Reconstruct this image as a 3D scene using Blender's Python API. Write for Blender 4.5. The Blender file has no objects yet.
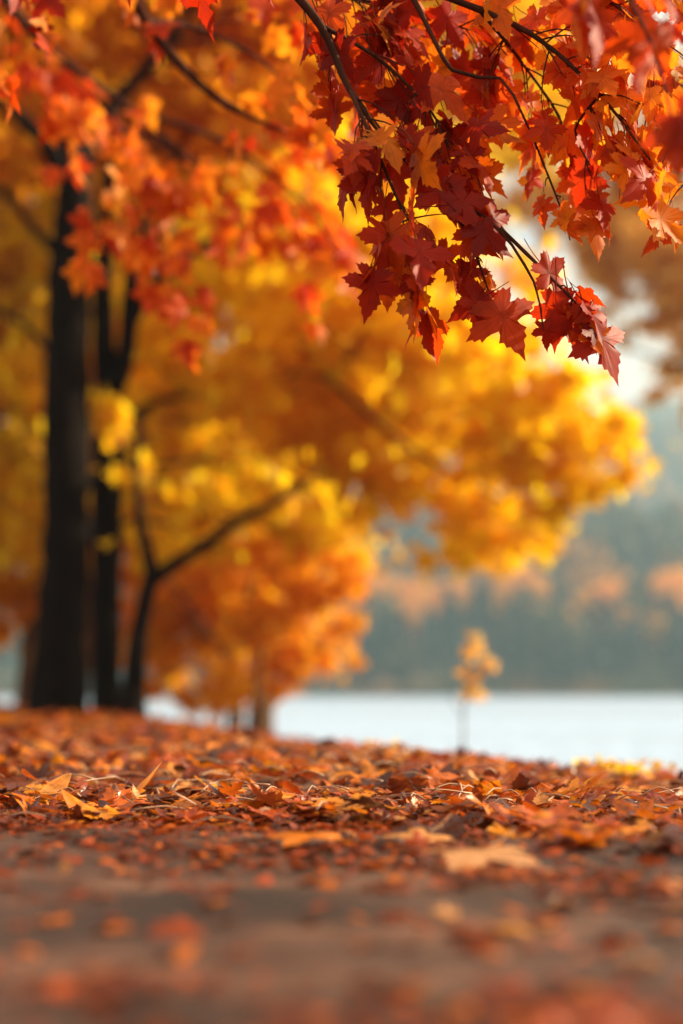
import bpy, math, random
import numpy as np
from mathutils import Vector

R = math.radians
S = bpy.context.scene
COL = S.collection
rng = np.random.default_rng(7)
random.seed(7)

# ------------------------------------------------------------------ camera
FPX, HZ, CX, CAMZ = 1422.2, 688.0, 341.5, 0.15
cam_d = bpy.data.cameras.new('camera'); cam = bpy.data.objects.new('camera', cam_d); COL.objects.link(cam)
cam.location = (0, 0, CAMZ); cam.rotation_euler = (R(90), 0, 0)
cam_d.sensor_fit = 'VERTICAL'; cam_d.sensor_height = 36; cam_d.sensor_width = 24; cam_d.lens = 50
cam_d.shift_y = (HZ - 512) / 1024
cam_d.clip_start = 0.02; cam_d.clip_end = 6000
cam_d.dof.use_dof = True; cam_d.dof.focus_distance = 1.68; cam_d.dof.aperture_fstop = 2.0
S.camera = cam

# ------------------------------------------------------------------ light
SUN_EL, SUN_AZ = R(28), R(75)      # azimuth: clockwise from +Y (the view direction) towards +X
W = bpy.data.worlds.new('World'); S.world = W; W.use_nodes = True
nt = W.node_tree; nt.nodes.clear()
out = nt.nodes.new('ShaderNodeOutputWorld'); bg = nt.nodes.new('ShaderNodeBackground')
sky = nt.nodes.new('ShaderNodeTexSky'); sky.sky_type = 'NISHITA'; sky.sun_disc = False
sky.sun_elevation = SUN_EL; sky.sun_rotation = SUN_AZ; sky.air_density = 1.0; sky.dust_density = 3.0; sky.ozone_density = 1.5
bg.inputs['Strength'].default_value = 0.05
tc = nt.nodes.new('ShaderNodeTexCoord'); mp = nt.nodes.new('ShaderNodeMapping'); mp.inputs['Scale'].default_value = (1, 1, 2.6)
cn = nt.nodes.new('ShaderNodeTexNoise'); cn.inputs['Scale'].default_value = 4.2; cn.inputs['Detail'].default_value = 6
cr = nt.nodes.new('ShaderNodeValToRGB'); cr.color_ramp.elements[0].position = .28; cr.color_ramp.elements[1].position = .50
mx = nt.nodes.new('ShaderNodeMix'); mx.data_type = 'RGBA'
mx.inputs[7].default_value = (8.2, 5.8, 4.4, 1)      # cloud radiance (same scale as the sky texture)
nt.links.new(tc.outputs['Generated'], mp.inputs['Vector']); nt.links.new(mp.outputs[0], cn.inputs['Vector'])
nt.links.new(cn.outputs[0], cr.inputs[0]); nt.links.new(cr.outputs[0], mx.inputs[0])
nt.links.new(sky.outputs[0], mx.inputs[6]); nt.links.new(mx.outputs[2], bg.inputs['Color'])
nt.links.new(bg.outputs[0], out.inputs['Surface'])

sd = bpy.data.lights.new('sun', 'SUN'); sun = bpy.data.objects.new('sun', sd); COL.objects.link(sun)
sd.energy = 5.0; sd.angle = R(0.5); sd.color = (1.0, .84, .57)
sv = Vector((math.sin(SUN_AZ)*math.cos(SUN_EL), math.cos(SUN_AZ)*math.cos(SUN_EL), math.sin(SUN_EL)))
sun.rotation_euler = sv.to_track_quat('Z', 'Y').to_euler()
V = S.view_settings; V.view_transform = 'Standard'; V.look = 'None'; V.gamma = 1; V.use_curve_mapping = False
V.exposure = 1.82
S.cycles.use_denoising = True
S.cycles.max_bounces = 10; S.cycles.transmission_bounces = 8; S.cycles.diffuse_bounces = 8
S.cycles.sample_clamp_indirect = 6

# ------------------------------------------------------------------ helpers
def P(px, py, d):
    """a point at distance d (metres along the view) for a position in the 683x1024 frame"""
    return np.array(((px-CX)/FPX*d, d, CAMZ+(HZ-py)/FPX*d))

def tag(o, label=None, cat=None, group=None, kind=None):
    for k, v in (('label', label), ('category', cat), ('group', group), ('kind', kind)):
        if v: o[k] = v
    return o

def empty(name, loc):
    o = bpy.data.objects.new(name, None); COL.objects.link(o); o.location = loc; return o

def link(name, me, mat, parent=None):
    o = bpy.data.objects.new(name, me); COL.objects.link(o)
    if mat: me.materials.append(mat)
    if parent:
        o.parent = parent
    return o

def mesh_np(name, v, f, tint=None, smooth=True):
    """v (n,3), f (m,k) index array of equal sized faces"""
    v = np.ascontiguousarray(v, np.float32); f = np.ascontiguousarray(f, np.int32)
    me = bpy.data.meshes.new(name)
    me.vertices.add(len(v)); me.vertices.foreach_set('co', v.ravel())
    me.loops.add(f.size); me.loops.foreach_set('vertex_index', f.ravel())
    me.polygons.add(len(f)); me.polygons.foreach_set('loop_start', np.arange(len(f), dtype=np.int32)*f.shape[1])
    if smooth: me.polygons.foreach_set('use_smooth', np.ones(len(f), bool))
    if tint is not None:
        a = me.attributes.new('tint', 'FLOAT_COLOR', 'POINT')
        c = np.ones((len(v), 4), np.float32); c[:, :3] = tint; a.data.foreach_set('color', c.ravel())
    me.update(calc_edges=True); me.validate()
    return me

_perm = np.random.default_rng(3).random((256, 256))
def vnoise(x, y):
    xi = np.floor(x).astype(int); yi = np.floor(y).astype(int); fx = x-xi; fy = y-yi
    fx = fx*fx*(3-2*fx); fy = fy*fy*(3-2*fy)
    g = lambda a, b: _perm[a & 255, b & 255]
    return (g(xi, yi)*(1-fx)+g(xi+1, yi)*fx)*(1-fy)+(g(xi, yi+1)*(1-fx)+g(xi+1, yi+1)*fx)*fy - .5
def fbm(x, y, s, o=4):
    t = 0
    for k in range(o):
        t = t + vnoise(x*s*2**k+17*k, y*s*2**k+31*k)*.5**k
    return t

# terrain: flat litter covered bank with a crest line, sloping to the lake beyond it
CREST = np.array([(-14, 40), (-6, 18), (-3.2, 12.0), (-1.5, 8.0), (-.75, 5.0), (0, 3.4), (.62, 2.5), (1.4, 1.7), (3.2, .5), (8, -3), (20, -12.)])
WATER_Z = -1.7
def crest_dist(x, y):
    x = np.asarray(x, float); y = np.asarray(y, float)
    best = np.full(x.shape, 1e9); sg = np.ones(x.shape)
    for a, b in zip(CREST[:-1], CREST[1:]):
        d = b-a; L = d@d
        t = np.clip(((x-a[0])*d[0]+(y-a[1])*d[1])/L, 0, 1)
        qx = x-(a[0]+t*d[0]); qy = y-(a[1]+t*d[1]); r = np.hypot(qx, qy)
        s = np.sign(d[0]*qy-d[1]*qx)
        m = r < best; best = np.where(m, r, best); sg = np.where(m, s, sg)
    return best*sg          # positive on the lake side
def H(x, y):
    x = np.asarray(x, float); y = np.asarray(y, float)
    c = crest_dist(x, y)
    base = fbm(x, y, .9, 3)*.035 + fbm(x+50, y, 5, 2)*.012
    base = base*np.clip((np.hypot(x, y)-.9)/1.2, .12, 1)
    drop = np.where(c > 0, -.19*c*(c/(c+.5)), 0)
    z = base + drop
    mound = 1.9*np.exp(-(((x-10)/4.0)**2+((y-26)/5.0)**2)**1)
    z = z - .042*np.clip((y-1.5)/1.3, 0, 1)*np.clip((x+.25)/.8, 0, 1)
    z = np.maximum(z, -2.6) + mound*(c > 0)
    return z
PATH_EDGE = 1.46
def path_edge(x): return PATH_EDGE + fbm(np.asarray(x)*1.0, np.asarray(x)*0+9, 2.2, 3)*.10 - .02*np.asarray(x)
def HP(x, y):   # path surface
    return H(x, y) + .008 + fbm(x*.55, y, 8, 4)*.016

# ------------------------------------------------------------------ materials
def mat(name):
    m = bpy.data.materials.new(name); m.use_nodes = True
    return m, m.node_tree, m.node_tree.nodes['Principled BSDF']
def ramp(nt, stops, interp='LINEAR'):
    r = nt.nodes.new('ShaderNodeValToRGB'); e = r.color_ramp.elements; r.color_ramp.interpolation = interp
    e[0].position, e[0].color = stops[0][0], (*stops[0][1], 1); e[1].position, e[1].color = stops[-1][0], (*stops[-1][1], 1)
    for p, c in stops[1:-1]:
        n = e.new(p); n.color = (*c, 1)
    return r

def leaf_mat(name, stops, transl=.5, rough=.5, spots=(.25, .09, .02), spot_amt=.3, spot_scale=60, vein=.35, spec=.22):
    m, nt, b = mat(name); N = nt.nodes.new; Lk = nt.links.new
    at = N('ShaderNodeAttribute'); at.attribute_name = 'tint'
    sp = N('ShaderNodeSeparateColor'); Lk(at.outputs['Color'], sp.inputs[0])
    r = ramp(nt, stops); Lk(sp.outputs[0], r.inputs[0])
    tcn = N('ShaderNodeTexCoord'); no = N('ShaderNodeTexNoise'); no.inputs['Scale'].default_value = spot_scale; no.inputs['Detail'].default_value = 4
    Lk(tcn.outputs['Object'], no.inputs['Vector'])
    nr = N('ShaderNodeMapRange'); nr.inputs[1].default_value = .48; nr.inputs[2].default_value = .72; nr.inputs[4].default_value = spot_amt
    Lk(no.outputs[0], nr.inputs[0])
    m1 = N('ShaderNodeMix'); m1.data_type = 'RGBA'; m1.inputs[7].default_value = (*spots, 1)
    Lk(nr.outputs[0], m1.inputs[0]); Lk(r.outputs[0], m1.inputs[6])
    vr = N('ShaderNodeMapRange'); vr.inputs[1].default_value = .03; vr.inputs[2].default_value = .14; vr.inputs[3].default_value = 1-vein; vr.inputs[4].default_value = 1
    Lk(sp.outputs[2], vr.inputs[0])
    m2 = N('ShaderNodeMix'); m2.data_type = 'RGBA'; m2.blend_type = 'MULTIPLY'; m2.inputs[0].default_value = 1
    Lk(m1.outputs[2], m2.inputs[6]); Lk(vr.outputs[0], m2.inputs[7])
    Lk(m2.outputs[2], b.inputs['Base Color']); b.inputs['Roughness'].default_value = rough; b.inputs['Specular IOR Level'].default_value = spec
    tr = N('ShaderNodeBsdfTranslucent'); Lk(m2.outputs[2], tr.inputs[0])
    ms = N('ShaderNodeMixShader'); ms.inputs[0].default_value = transl
    Lk(b.outputs[0], ms.inputs[1]); Lk(tr.outputs[0], ms.inputs[2]); Lk(ms.outputs[0], nt.nodes['Material Output'].inputs['Surface'])
    bp = N('ShaderNodeBump'); bp.inputs['Strength'].default_value = .35; bp.inputs['Distance'].default_value = .002
    Lk(no.outputs[0], bp.inputs['Height']); Lk(bp.outputs[0], b.inputs['Normal'])
    return m

YEL = leaf_mat('yellow_leaves', [(0, (.86, .42, .004)), (.4, (.92, .56, .006)), (.75, (.94, .68, .010)), (1, (.86, .68, .02))], .72, .5, (.80, .42, .01))
AMB = leaf_mat('amber_leaves', [(0, (.66, .20, .004)), (.5, (.84, .34, .005)), (1, (.88, .46, .008))], .7, .5, (.4, .16, .01))
ORG = leaf_mat('orange_leaves', [(0, (.80, .20, .006)), (.5, (.92, .34, .010)), (1, (.94, .46, .02))], .6, .5, (.5, .16, .01))
TAN = leaf_mat('tan_leaves', [(0, (.92, .46, .07)), (.5, (.96, .60, .12)), (1, (.95, .66, .26))], .75, .5, (.8, .4, .12))
RED = leaf_mat('red_leaves', [(0, (.22, .006, .001)), (.45, (.46, .022, .002)), (.8, (.70, .085, .003)), (1, (.85, .24, .006))], .55, .5, (.16, .02, .01), .5, 45)
FLM = leaf_mat('flame_leaves', [(0, (.52, .03, .004)), (.4, (.76, .12, .006)), (.8, (.88, .25, .008)), (1, (.90, .35, .012))], .58, .5, (.30, .05, .01), .45, 45)
LIT = leaf_mat('fallen_leaf_surface', [(0, (.04, .012, .006)), (.3, (.18, .030, .007)), (.55, (.48, .070, .006)), (.78, (.76, .19, .008)), (.92, (.82, .30, .012)), (1, (.74, .36, .15))],   .3, .29, (.09, .022, .010), .7, 70, .3, .6)

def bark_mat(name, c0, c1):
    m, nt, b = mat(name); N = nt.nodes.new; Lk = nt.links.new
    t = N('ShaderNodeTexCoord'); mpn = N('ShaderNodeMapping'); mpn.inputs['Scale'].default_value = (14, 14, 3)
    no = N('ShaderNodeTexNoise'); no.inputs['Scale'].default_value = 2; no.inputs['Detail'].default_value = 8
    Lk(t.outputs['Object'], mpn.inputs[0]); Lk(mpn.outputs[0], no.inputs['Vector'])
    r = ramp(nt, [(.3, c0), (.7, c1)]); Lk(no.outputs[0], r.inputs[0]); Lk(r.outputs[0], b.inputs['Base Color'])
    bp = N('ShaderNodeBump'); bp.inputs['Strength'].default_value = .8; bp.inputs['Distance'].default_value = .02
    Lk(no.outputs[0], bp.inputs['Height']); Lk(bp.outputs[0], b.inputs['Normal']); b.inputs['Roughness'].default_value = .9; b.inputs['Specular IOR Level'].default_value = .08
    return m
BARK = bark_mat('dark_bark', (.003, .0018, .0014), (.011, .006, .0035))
BARK2 = bark_mat('brown_bark', (.06, .035, .02), (.18, .10, .05))
TWIG = bark_mat('twig_bark', (.03, .012, .008), (.10, .035, .02))

GOLD = leaf_mat('golden_orange_leaves', [(0, (.88, .27, .010)), (.5, (.95, .40, .015)), (1, (.96, .54, .02))], .6, .5, (.7, .28, .02))
# ground
gm, nt, b = mat('soil'); N = nt.nodes.new; Lk = nt.links.new
t = N('ShaderNodeTexCoord'); no = N('ShaderNodeTexNoise'); no.inputs['Scale'].default_value = 18; no.inputs['Detail'].default_value = 8
Lk(t.outputs['Object'], no.inputs['Vector']); r = ramp(nt, [(.3, (.03, .014, .010)), (.6, (.10, .035, .018)), (.8, (.20, .06, .02))]); Lk(no.outputs[0], r.inputs[0]); Lk(r.outputs[0], b.inputs['Base Color'])
bp = N('ShaderNodeBump'); bp.inputs['Strength'].default_value = .7; bp.inputs['Distance'].default_value = .01; Lk(no.outputs[0], bp.inputs['Height']); Lk(bp.outputs[0], b.inputs['Normal']); b.inputs['Roughness'].default_value = .85
SOIL = gm
pm, nt, b = mat('worn_path'); N = nt.nodes.new; Lk = nt.links.new
t = N('ShaderNodeTexCoord'); no = N('ShaderNodeTexNoise'); no.inputs['Scale'].default_value = 7; no.inputs['Detail'].default_value = 10; no.inputs['Roughness'].default_value = .65
mpn = N('ShaderNodeMapping'); mpn.inputs['Scale'].default_value = (.6, 1.3, 1)
Lk(t.outputs['Object'], mpn.inputs[0]); Lk(mpn.outputs[0], no.inputs['Vector'])
r = ramp(nt, [(.38, (.009, .0035, .002)), (.47, (.034, .013, .0075)), (.55, (.068, .028, .016)), (.68, (.16, .072, .042))]); Lk(no.outputs[0], r.inputs[0]); Lk(r.outputs[0], b.inputs['Base Color'])
n2 = N('ShaderNodeTexNoise'); n2.inputs['Scale'].default_value = 160; n2.inputs['Detail'].default_value = 3; Lk(t.outputs['Object'], n2.inputs['Vector'])
bp = N('ShaderNodeBump'); bp.inputs['Strength'].default_value = .6; bp.inputs['Distance'].default_value = .004; Lk(n2.outputs[0], bp.inputs['Height'])
bp2 = N('ShaderNodeBump'); bp2.inputs['Strength'].default_value = .9; bp2.inputs['Distance'].default_value = .01; Lk(no.outputs[0], bp2.inputs['Height']); Lk(bp.outputs[0], bp2.inputs['Normal'])
Lk(bp2.outputs[0], b.inputs['Normal']); b.inputs['Roughness'].default_value = .6
PATHM = pm
# water
wm, nt, b = mat('lake_water'); N = nt.nodes.new; Lk = nt.links.new
b.inputs['Base Color'].default_value = (.34, .46, .64, 1); b.inputs['Roughness'].default_value = .4; b.inputs['IOR'].default_value = 1.33
t = N('ShaderNodeTexCoord'); mpn = N('ShaderNodeMapping'); mpn.inputs['Scale'].default_value = (1, 1.0, 1)
no = N('ShaderNodeTexNoise'); no.inputs['Scale'].default_value = 1.1; no.inputs['Detail'].default_value = 3
Lk(t.outputs['Object'], mpn.inputs[0]); Lk(mpn.outputs[0], no.inputs['Vector'])
bp = N('ShaderNodeBump'); bp.inputs['Strength'].default_value = 1.0; bp.inputs['Distance'].default_value = .35; Lk(no.outputs[0], bp.inputs['Height']); Lk(bp.outputs[0], b.inputs['Normal'])
n2 = N('ShaderNodeTexNoise'); n2.inputs['Scale'].default_value = 1; n2.inputs['Detail'].default_value = 5; m2 = N('ShaderNodeMapping'); m2.inputs['Scale'].default_value = (.012, .09, 1)
Lk(t.outputs['Object'], m2.inputs[0]); Lk(m2.outputs[0], n2.inputs['Vector']); r = N('ShaderNodeMapRange'); r.inputs[1].default_value = .35; r.inputs[2].default_value = .65; r.inputs[3].default_value = .22; r.inputs[4].default_value = .55
Lk(n2.outputs[0], r.inputs[0]); Lk(r.outputs[0], b.inputs['Roughness'])
WATER = wm

# ------------------------------------------------------------------ leaf templates
def mirror(half):
    half = np.array(half); left = half[1:-1][::-1]*np.array((-1, 1)); return np.vstack((half, left))
HI = mirror([(0, 0), (.10, -.03), (.19, -.11), (.23, -.075), (.31, -.10), (.32, -.04), (.43, -.05), (.36, .02), (.35, .06), (.25, .15), (.35, .165), (.42, .14), (.45, .19), (.54, .19), (.55, .25), (.68, .32), (.58, .345),
             (.57, .39), (.48, .40), (.48, .46), (.38, .43), (.30, .43), (.18, .45), (.20, .53), (.27, .60), (.20, .63), (.20, .71), (.13, .73), (.11, .82), (.055, .87), (0, 1.02)])
LO = mirror([(0, 0), (.38, -.06), (.22, .13), (.66, .33), (.20, .42), (.24, .60), (0, 1.0)])
NARROW = mirror([(0, 0), (.14, .12), (.24, .35), (.22, .60), (.10, .85), (0, 1.0)])
def template(outline, rings, seed, curl=.25, petiole=True):
    rg = np.random.default_rng(seed)
    c = np.array((0, .28)) if outline is not NARROW else np.array((0, .45))
    n = len(outline); fr = [1.0] if rings == 1 else ([.5, 1.0] if rings == 2 else [.35, .7, 1.0])
    v = [np.array([[*c, 0]])]; ve = [np.zeros(1)]
    ang = np.arctan2(outline[:, 0], outline[:, 1]-.28)
    rad = np.hypot(*(outline-c).T)
    # vein measure: 0 at lobe tips, 1 between them
    tips = (rad > np.roll(rad, 1)) & (rad > np.roll(rad, -1)) & (rad > .33)
    vi = np.where(tips, 0., 1.)
    vi[0] = 0
    for f in fr:
        o = c+(outline-c)*f
        v.append(np.c_[o, np.zeros(n)]); ve.append(vi*f)
    v = np.vstack(v); ve = np.concatenate(ve)
    x, y = v[:, 0].copy(), v[:, 1]-.28
    rr = np.hypot(x, y); a = np.arctan2(x, y)
    k = rg.normal(0, 1, 8)
    z = curl*(-.9*rr**2*(1+.4*k[0]) - .25*np.abs(x)*(k[1]) + .35*k[2]*rr**1.5*np.cos(2*a+k[3]) + .3*k[4]*rr**2*np.cos(5*a+k[5]*2) + .12*k[6]*x)
    z -= curl*.35*(np.clip(y, 0, 1)**2)*(1+.4*k[7]); z = .22*np.tanh(z/.22)
    v[:, 2] = z
    v[:, 0] *= 1-.35*curl*min(abs(k[1]), 1.5)
    tri = [(0, 1+i, 1+(i+1) % n) for i in range(n)]
    for q in range(1, len(fr)):
        a0, b0 = 1+(q-1)*n, 1+q*n
        for i in range(n):
            j = (i+1) % n
            tri += [(a0+i, b0+i, b0+j), (a0+i, b0+j, a0+j)]
    tri = np.array(tri)
    if petiole:
        m0 = len(v); L = .55; pts = []
        for s in range(4):
            t = s/3; p = np.array((.05*k[0]*t*t, -L*t, .0+.18*t*t*(.6+.3*k[1])+v[1, 2]*(1-t)))
            for q in range(3):
                an = q*2.094; w = .013-.003*t
                pts.append(p+np.array((math.cos(an)*w, 0, math.sin(an)*w)))
        v = np.vstack((v, pts)); ve = np.concatenate((ve, np.full(12, .0)))
        pt = []
        for s in range(3):
            for q in range(3):
                a0 = m0+s*3+q; a1 = m0+s*3+(q+1) % 3
                pt += [(a0, a1, a0+3), (a1, a1+3, a0+3)]
        tri = np.vstack((tri, pt))
    return v, tri, ve
T_HANG = [template(HI, 3, s, .30+.06*(s % 4)) for s in range(12)]
T_MID = [template(HI, 1, 20+s, .4, False) for s in range(5)]
T_LOW = [template(LO, 1, 40+s, .4, False) for s in range(5)]
T_FALL = [template(HI, 2, 60+s, .36) for s in range(10)] + [template(NARROW, 2, 80+s, .45) for s in range(3)]
T_FALLO = [template(LO, 1, 100+s, .4, False) for s in range(6)] + [template(NARROW, 1, 120+s, .5, False) for s in range(3)]

def rotmats(axisY, normal):
    y = axisY/np.linalg.norm(axisY, axis=1, keepdims=True)
    x = np.cross(y, normal); x /= np.linalg.norm(x, axis=1, keepdims=True)+1e-9
    z = np.cross(x, y)
    return np.stack((x, y, z), axis=2)
def leaves_mesh(name, pos, axis, normal, size, temps, bias=0.0, spread=1.0):
    """pos,axis,normal (n,3) size (n,)"""
    n = len(pos); Rm = rotmats(axis, normal); which = rng.integers(0, len(temps), n)
    r1 = np.clip(bias+rng.random(n)*spread, 0, 1); r2 = rng.random(n)
    vs, fs, ts, off = [], [], [], 0
    for k, (v, f, ve) in enumerate(temps):
        idx = np.nonzero(which == k)[0]
        if not len(idx): continue
        w = np.einsum('nij,vj->nvi', Rm[idx]*size[idx, None, None], v)+pos[idx, None, :]
        vs.append(w.reshape(-1, 3))
        fs.append((f[None]+(np.arange(len(idx))*len(v))[:, None, None]+off).reshape(-1, 3))
        tt = np.empty((len(idx), len(v), 3)); tt[..., 0] = r1[idx, None]; tt[..., 1] = r2[idx, None]; tt[..., 2] = ve[None]
        ts.append(tt.reshape(-1, 3)); off += len(idx)*len(v)
    return mesh_np(name, np.vstack(vs), np.vstack(fs), np.vstack(ts))

def clump_leaves(centres, radii, counts, droop=.5):
    pos, ax, no = [], [], []
    for c, r, n in zip(centres, radii, counts):
        n = int(n)
        # a few sub-clusters inside each clump give light and dark masses and gaps
        k = max(3, n//28)
        sub = rng.normal(0, 1, (k, 3)); sub /= np.linalg.norm(sub, axis=1, keepdims=True); sub *= (rng.random((k, 1))**.45)
        s = sub[rng.integers(0, k, n)]*1.08+rng.normal(0, 1, (n, 3))*rng.choice([.16, .34], (n, 1))
        s[:, 2] *= .75
        pos.append(np.asarray(c)+s*r)
        a = rng.normal(0, 1, (n, 3)); a[:, 2] -= droop*1.3
        m = rng.normal(0, 1, (n, 3)); m[:, 2] += .5
        ax.append(a); no.append(m)
    return np.vstack(pos), np.vstack(ax), np.vstack(no)

# ------------------------------------------------------------------ tubes
def smooth_line(pts, rad, step):
    pts = np.array(pts, float); rad = np.array(rad, float); o, q = [], []
    n = len(pts)
    for i in range(n-1):
        p0, p1, p2, p3 = pts[max(i-1, 0)], pts[i], pts[i+1], pts[min(i+2, n-1)]
        k = max(2, int(np.linalg.norm(p2-p1)/step))
        for t in np.arange(k)/k:
            o.append(.5*((2*p1)+(p2-p0)*t+(2*p0-5*p1+4*p2-p3)*t*t+(3*p1-p0-3*p2+p3)*t**3)); q.append(rad[i]*(1-t)+rad[i+1]*t)
    o.append(pts[-1]); q.append(rad[-1]); return np.array(o), np.array(q)
def tube_geo(pts, rad, seg=8, step=.1, rough=.06, flare=0):
    c, q = smooth_line(pts, rad, step); n = len(c)
    d = np.gradient(c, axis=0); d /= np.linalg.norm(d, axis=1, keepdims=True)+1e-9
    ref = np.array((.3, 1, .2)) if abs(d[:, 1].mean()) < .8 else np.array((1, .1, .3))
    u = np.cross(d, ref); u /= np.linalg.norm(u, axis=1, keepdims=True); w = np.cross(d, u)
    a = np.arange(seg)/seg*2*math.pi
    rr = q[:, None]*(1+rng.normal(0, rough, (n, seg))+.5*rough*np.sin(a*3+1)[None])
    if flare: 
        h = np.arange(n)/n
        rr *= 1+flare*np.exp(-h[:, None]*14)*(1+.45*np.sin(a*4+.7)[None])
    v = c[:, None]+rr[..., None]*(np.cos(a)[None, :, None]*u[:, None]+np.sin(a)[None, :, None]*w[:, None])
    v = v.reshape(-1, 3); i = np.arange(n-1)[:, None]*seg; j = np.arange(seg)[None]; k = (j+1) % seg
    f = np.stack((i+j, i+k, i+seg+k, i+seg+j), axis=-1).reshape(-1, 4)
    v = np.vstack((v, c[-1:]+d[-1:]*q[-1], c[:1]))
    e, s = len(v)-2, len(v)-1
    cap = [(e, e, (n-1)*seg+b, (n-1)*seg+(b+1) % seg) for b in range(seg)]
    return v, f, np.array([(b[0], b[2], b[3]) for b in cap] + [(s, (b+1) % seg, b) for b in range(seg)])
def tubes(name, lst, material, parent=None, offset=(0, 0, 0)):
    vs, q, tr, off = [], [], [], 0
    for L in lst:
        v, f, c = tube_geo(**L); vs.append(v-np.array(offset)); q.append(f+off); tr.append(c+off); off += len(v)
    v = np.vstack(vs); f = np.vstack(q); tr = np.vstack(tr)
    tri = np.vstack((f[:, [0, 1, 2]], f[:, [0, 2, 3]], tr))
    return link(name, mesh_np(name, v, tri), material, parent)

def nearest(lines, p):
    best = None
    for L in lines:
        c, q = smooth_line(L[0], L[1], .15)
        for i in range(len(c)):
            d = np.linalg.norm(c[i]-p)+max(0, (c[i][2]-p[2]))*.8
            if best is None or d < best[0]: best = (d, c[i], q[i])
    return best

def tree(name, label, cat, trunk, limbs, clumps, leaf_m, bark=BARK, leaf=.11, per=450, temps=None, group=None, flare=.5, twigs=2, dens=1.0, bias=0, spread=1, trunk_seg=14):
    """trunk/limbs: (points, radii); clumps: (centre, radius)"""
    base = np.array(trunk[0][0]); root = empty(name, base); tag(root, label, cat, group)
    tubes('trunk', [dict(pts=trunk[0], rad=trunk[1], seg=trunk_seg, step=.08, rough=.05, flare=flare)], bark, root, base)
    for L in limbs:
        tubes('limb', [dict(pts=L[0], rad=L[1], seg=8, step=.08, rough=.06)], bark, root, base)
    tw = []
    allb = [trunk]+limbs
    for c, r in clumps:
        c = np.array(c); d, p, q = nearest(allb, c)
        if d < .1: continue
        mid = (p+c)/2+np.array((rng.normal(0, .1), rng.normal(0, .1), .12*d)); q = min(q*.5, .004+.012*d)
        tw.append(dict(pts=[p, mid, c], rad=[q, q*.6, q*.25], seg=5, step=.2, rough=.05))
        for _ in range(twigs):
            e = c+rng.normal(0, .55, 3)*r
            tw.append(dict(pts=[mid, (mid+c)/2, e], rad=[q*.4, q*.3, .002], seg=4, step=.25, rough=.05))
    if tw: tubes('twigs', tw, bark, root, base)['kind'] = 'stuff'
    cs = [c for c, r in clumps]; rs = [r for c, r in clumps]
    cnt = [max(20, per*(r/.4)**2*dens*(.11/leaf)**2) for r in rs]
    p, a, m = clump_leaves(cs, rs, cnt)
    sz = leaf*rng.uniform(.65, 1.15, len(p))
    me = leaves_mesh('crown', p-base, a, m, sz, temps or T_MID, bias, spread)
    link('crown', me, leaf_m, root)
    return root

# ------------------------------------------------------------------ ground sheet, path, lake, hills
def axis_coords(lo, hi, fine_lo, fine_hi, step, grow=1.12):
    a = list(np.arange(fine_lo, fine_hi+1e-6, step)); s = step; v = a[-1]
    while v < hi: s *= grow; v += s; a.append(v)
    s = step; v = a[0]
    while v > lo: s *= grow; v -= s; a.insert(0, v)
    return np.array(a)
def grid(xs, ys, hf, name, m, kind='structure'):
    X, Y = np.meshgrid(xs, ys); Z = hf(X, Y)
    v = np.stack((X, Y, Z), -1).reshape(-1, 3); nx, ny = len(xs), len(ys)
    i = (np.arange(ny-1)*nx)[:, None]; j = np.arange(nx-1)[None]
    f = np.stack((i+j, i+j+1, i+nx+j+1, i+nx+j), -1).reshape(-1, 4)
    o = link(name, mesh_np(name, v, f), m); o['kind'] = kind; return o
grid(axis_coords(-900, 900, -2, 2.4, .035), axis_coords(-300, 1250, .2, 7, .04), H, 'ground', SOIL)
# path strip, its far edge wavy
xs = np.arange(-7, 7, .018); K = 130
t = (np.arange(K)/(K-1))
Y = (-3+(path_edge(xs)[None]+3)*(t[:, None]**.45)); X = np.repeat(xs[None], K, 0)
Z = HP(X, Y); Z[-1] = H(X[-1], Y[-1])-.01
v = np.stack((X, Y, Z), -1).reshape(-1, 3); nx = len(xs)
i = (np.arange(K-1)*nx)[:, None]; j = np.arange(nx-1)[None]
link('path', mesh_np('path', v, np.stack((i+j, i+j+1, i+nx+j+1, i+nx+j), -1).reshape(-1, 4)), PATHM)['kind'] = 'structure'
grid(np.linspace(-850, 850, 12), np.array([-250, 0, 50, 100, 200, 330.]), lambda x, y: x*0+WATER_Z, 'lake', WATER)

def hill1(x, y):
    t = np.clip((y-300)/170, 0, 1); return WATER_Z-1+ (t**.8)*(62+30*fbm(x, y*.3, .006, 3)*2) + 6*fbm(x, y, .03, 2)*t + np.clip((y-298)/6, 0, 1)*2.0
def hill2(x, y):
    t = np.clip((y-520)/380, 0, 1); return -5 + t*(215+190*fbm(x+300, y*.2, .0022, 4)) 
hm, nt, b = mat('wooded_hill'); N = nt.nodes.new; Lk = nt.links.new
t_ = N('ShaderNodeTexCoord'); no = N('ShaderNodeTexNoise'); no.inputs['Scale'].default_value = .03; no.inputs['Detail'].default_value = 8
Lk(t_.outputs['Object'], no.inputs['Vector']); r = ramp(nt, [(.35, (.025, .05, .035)), (.5, (.06, .06, .03)), (.62, (.20, .09, .03)), (.72, (.05, .08, .05))]); Lk(no.outputs[0], r.inputs[0]); Lk(r.outputs[0], b.inputs['Base Color']); b.inputs['Roughness'].default_value = 1
bp = N('ShaderNodeBump'); bp.inputs['Distance'].default_value = 6; Lk(no.outputs[0], bp.inputs['Height']); Lk(bp.outputs[0], b.inputs['Normal'])
grid(np.linspace(-700, 700, 140), np.linspace(294, 520, 30), hill1, 'hill', hm)
grid(np.linspace(-1000, 1000, 200), np.linspace(515, 1150, 60), hill2, 'hill', hm)

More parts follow.
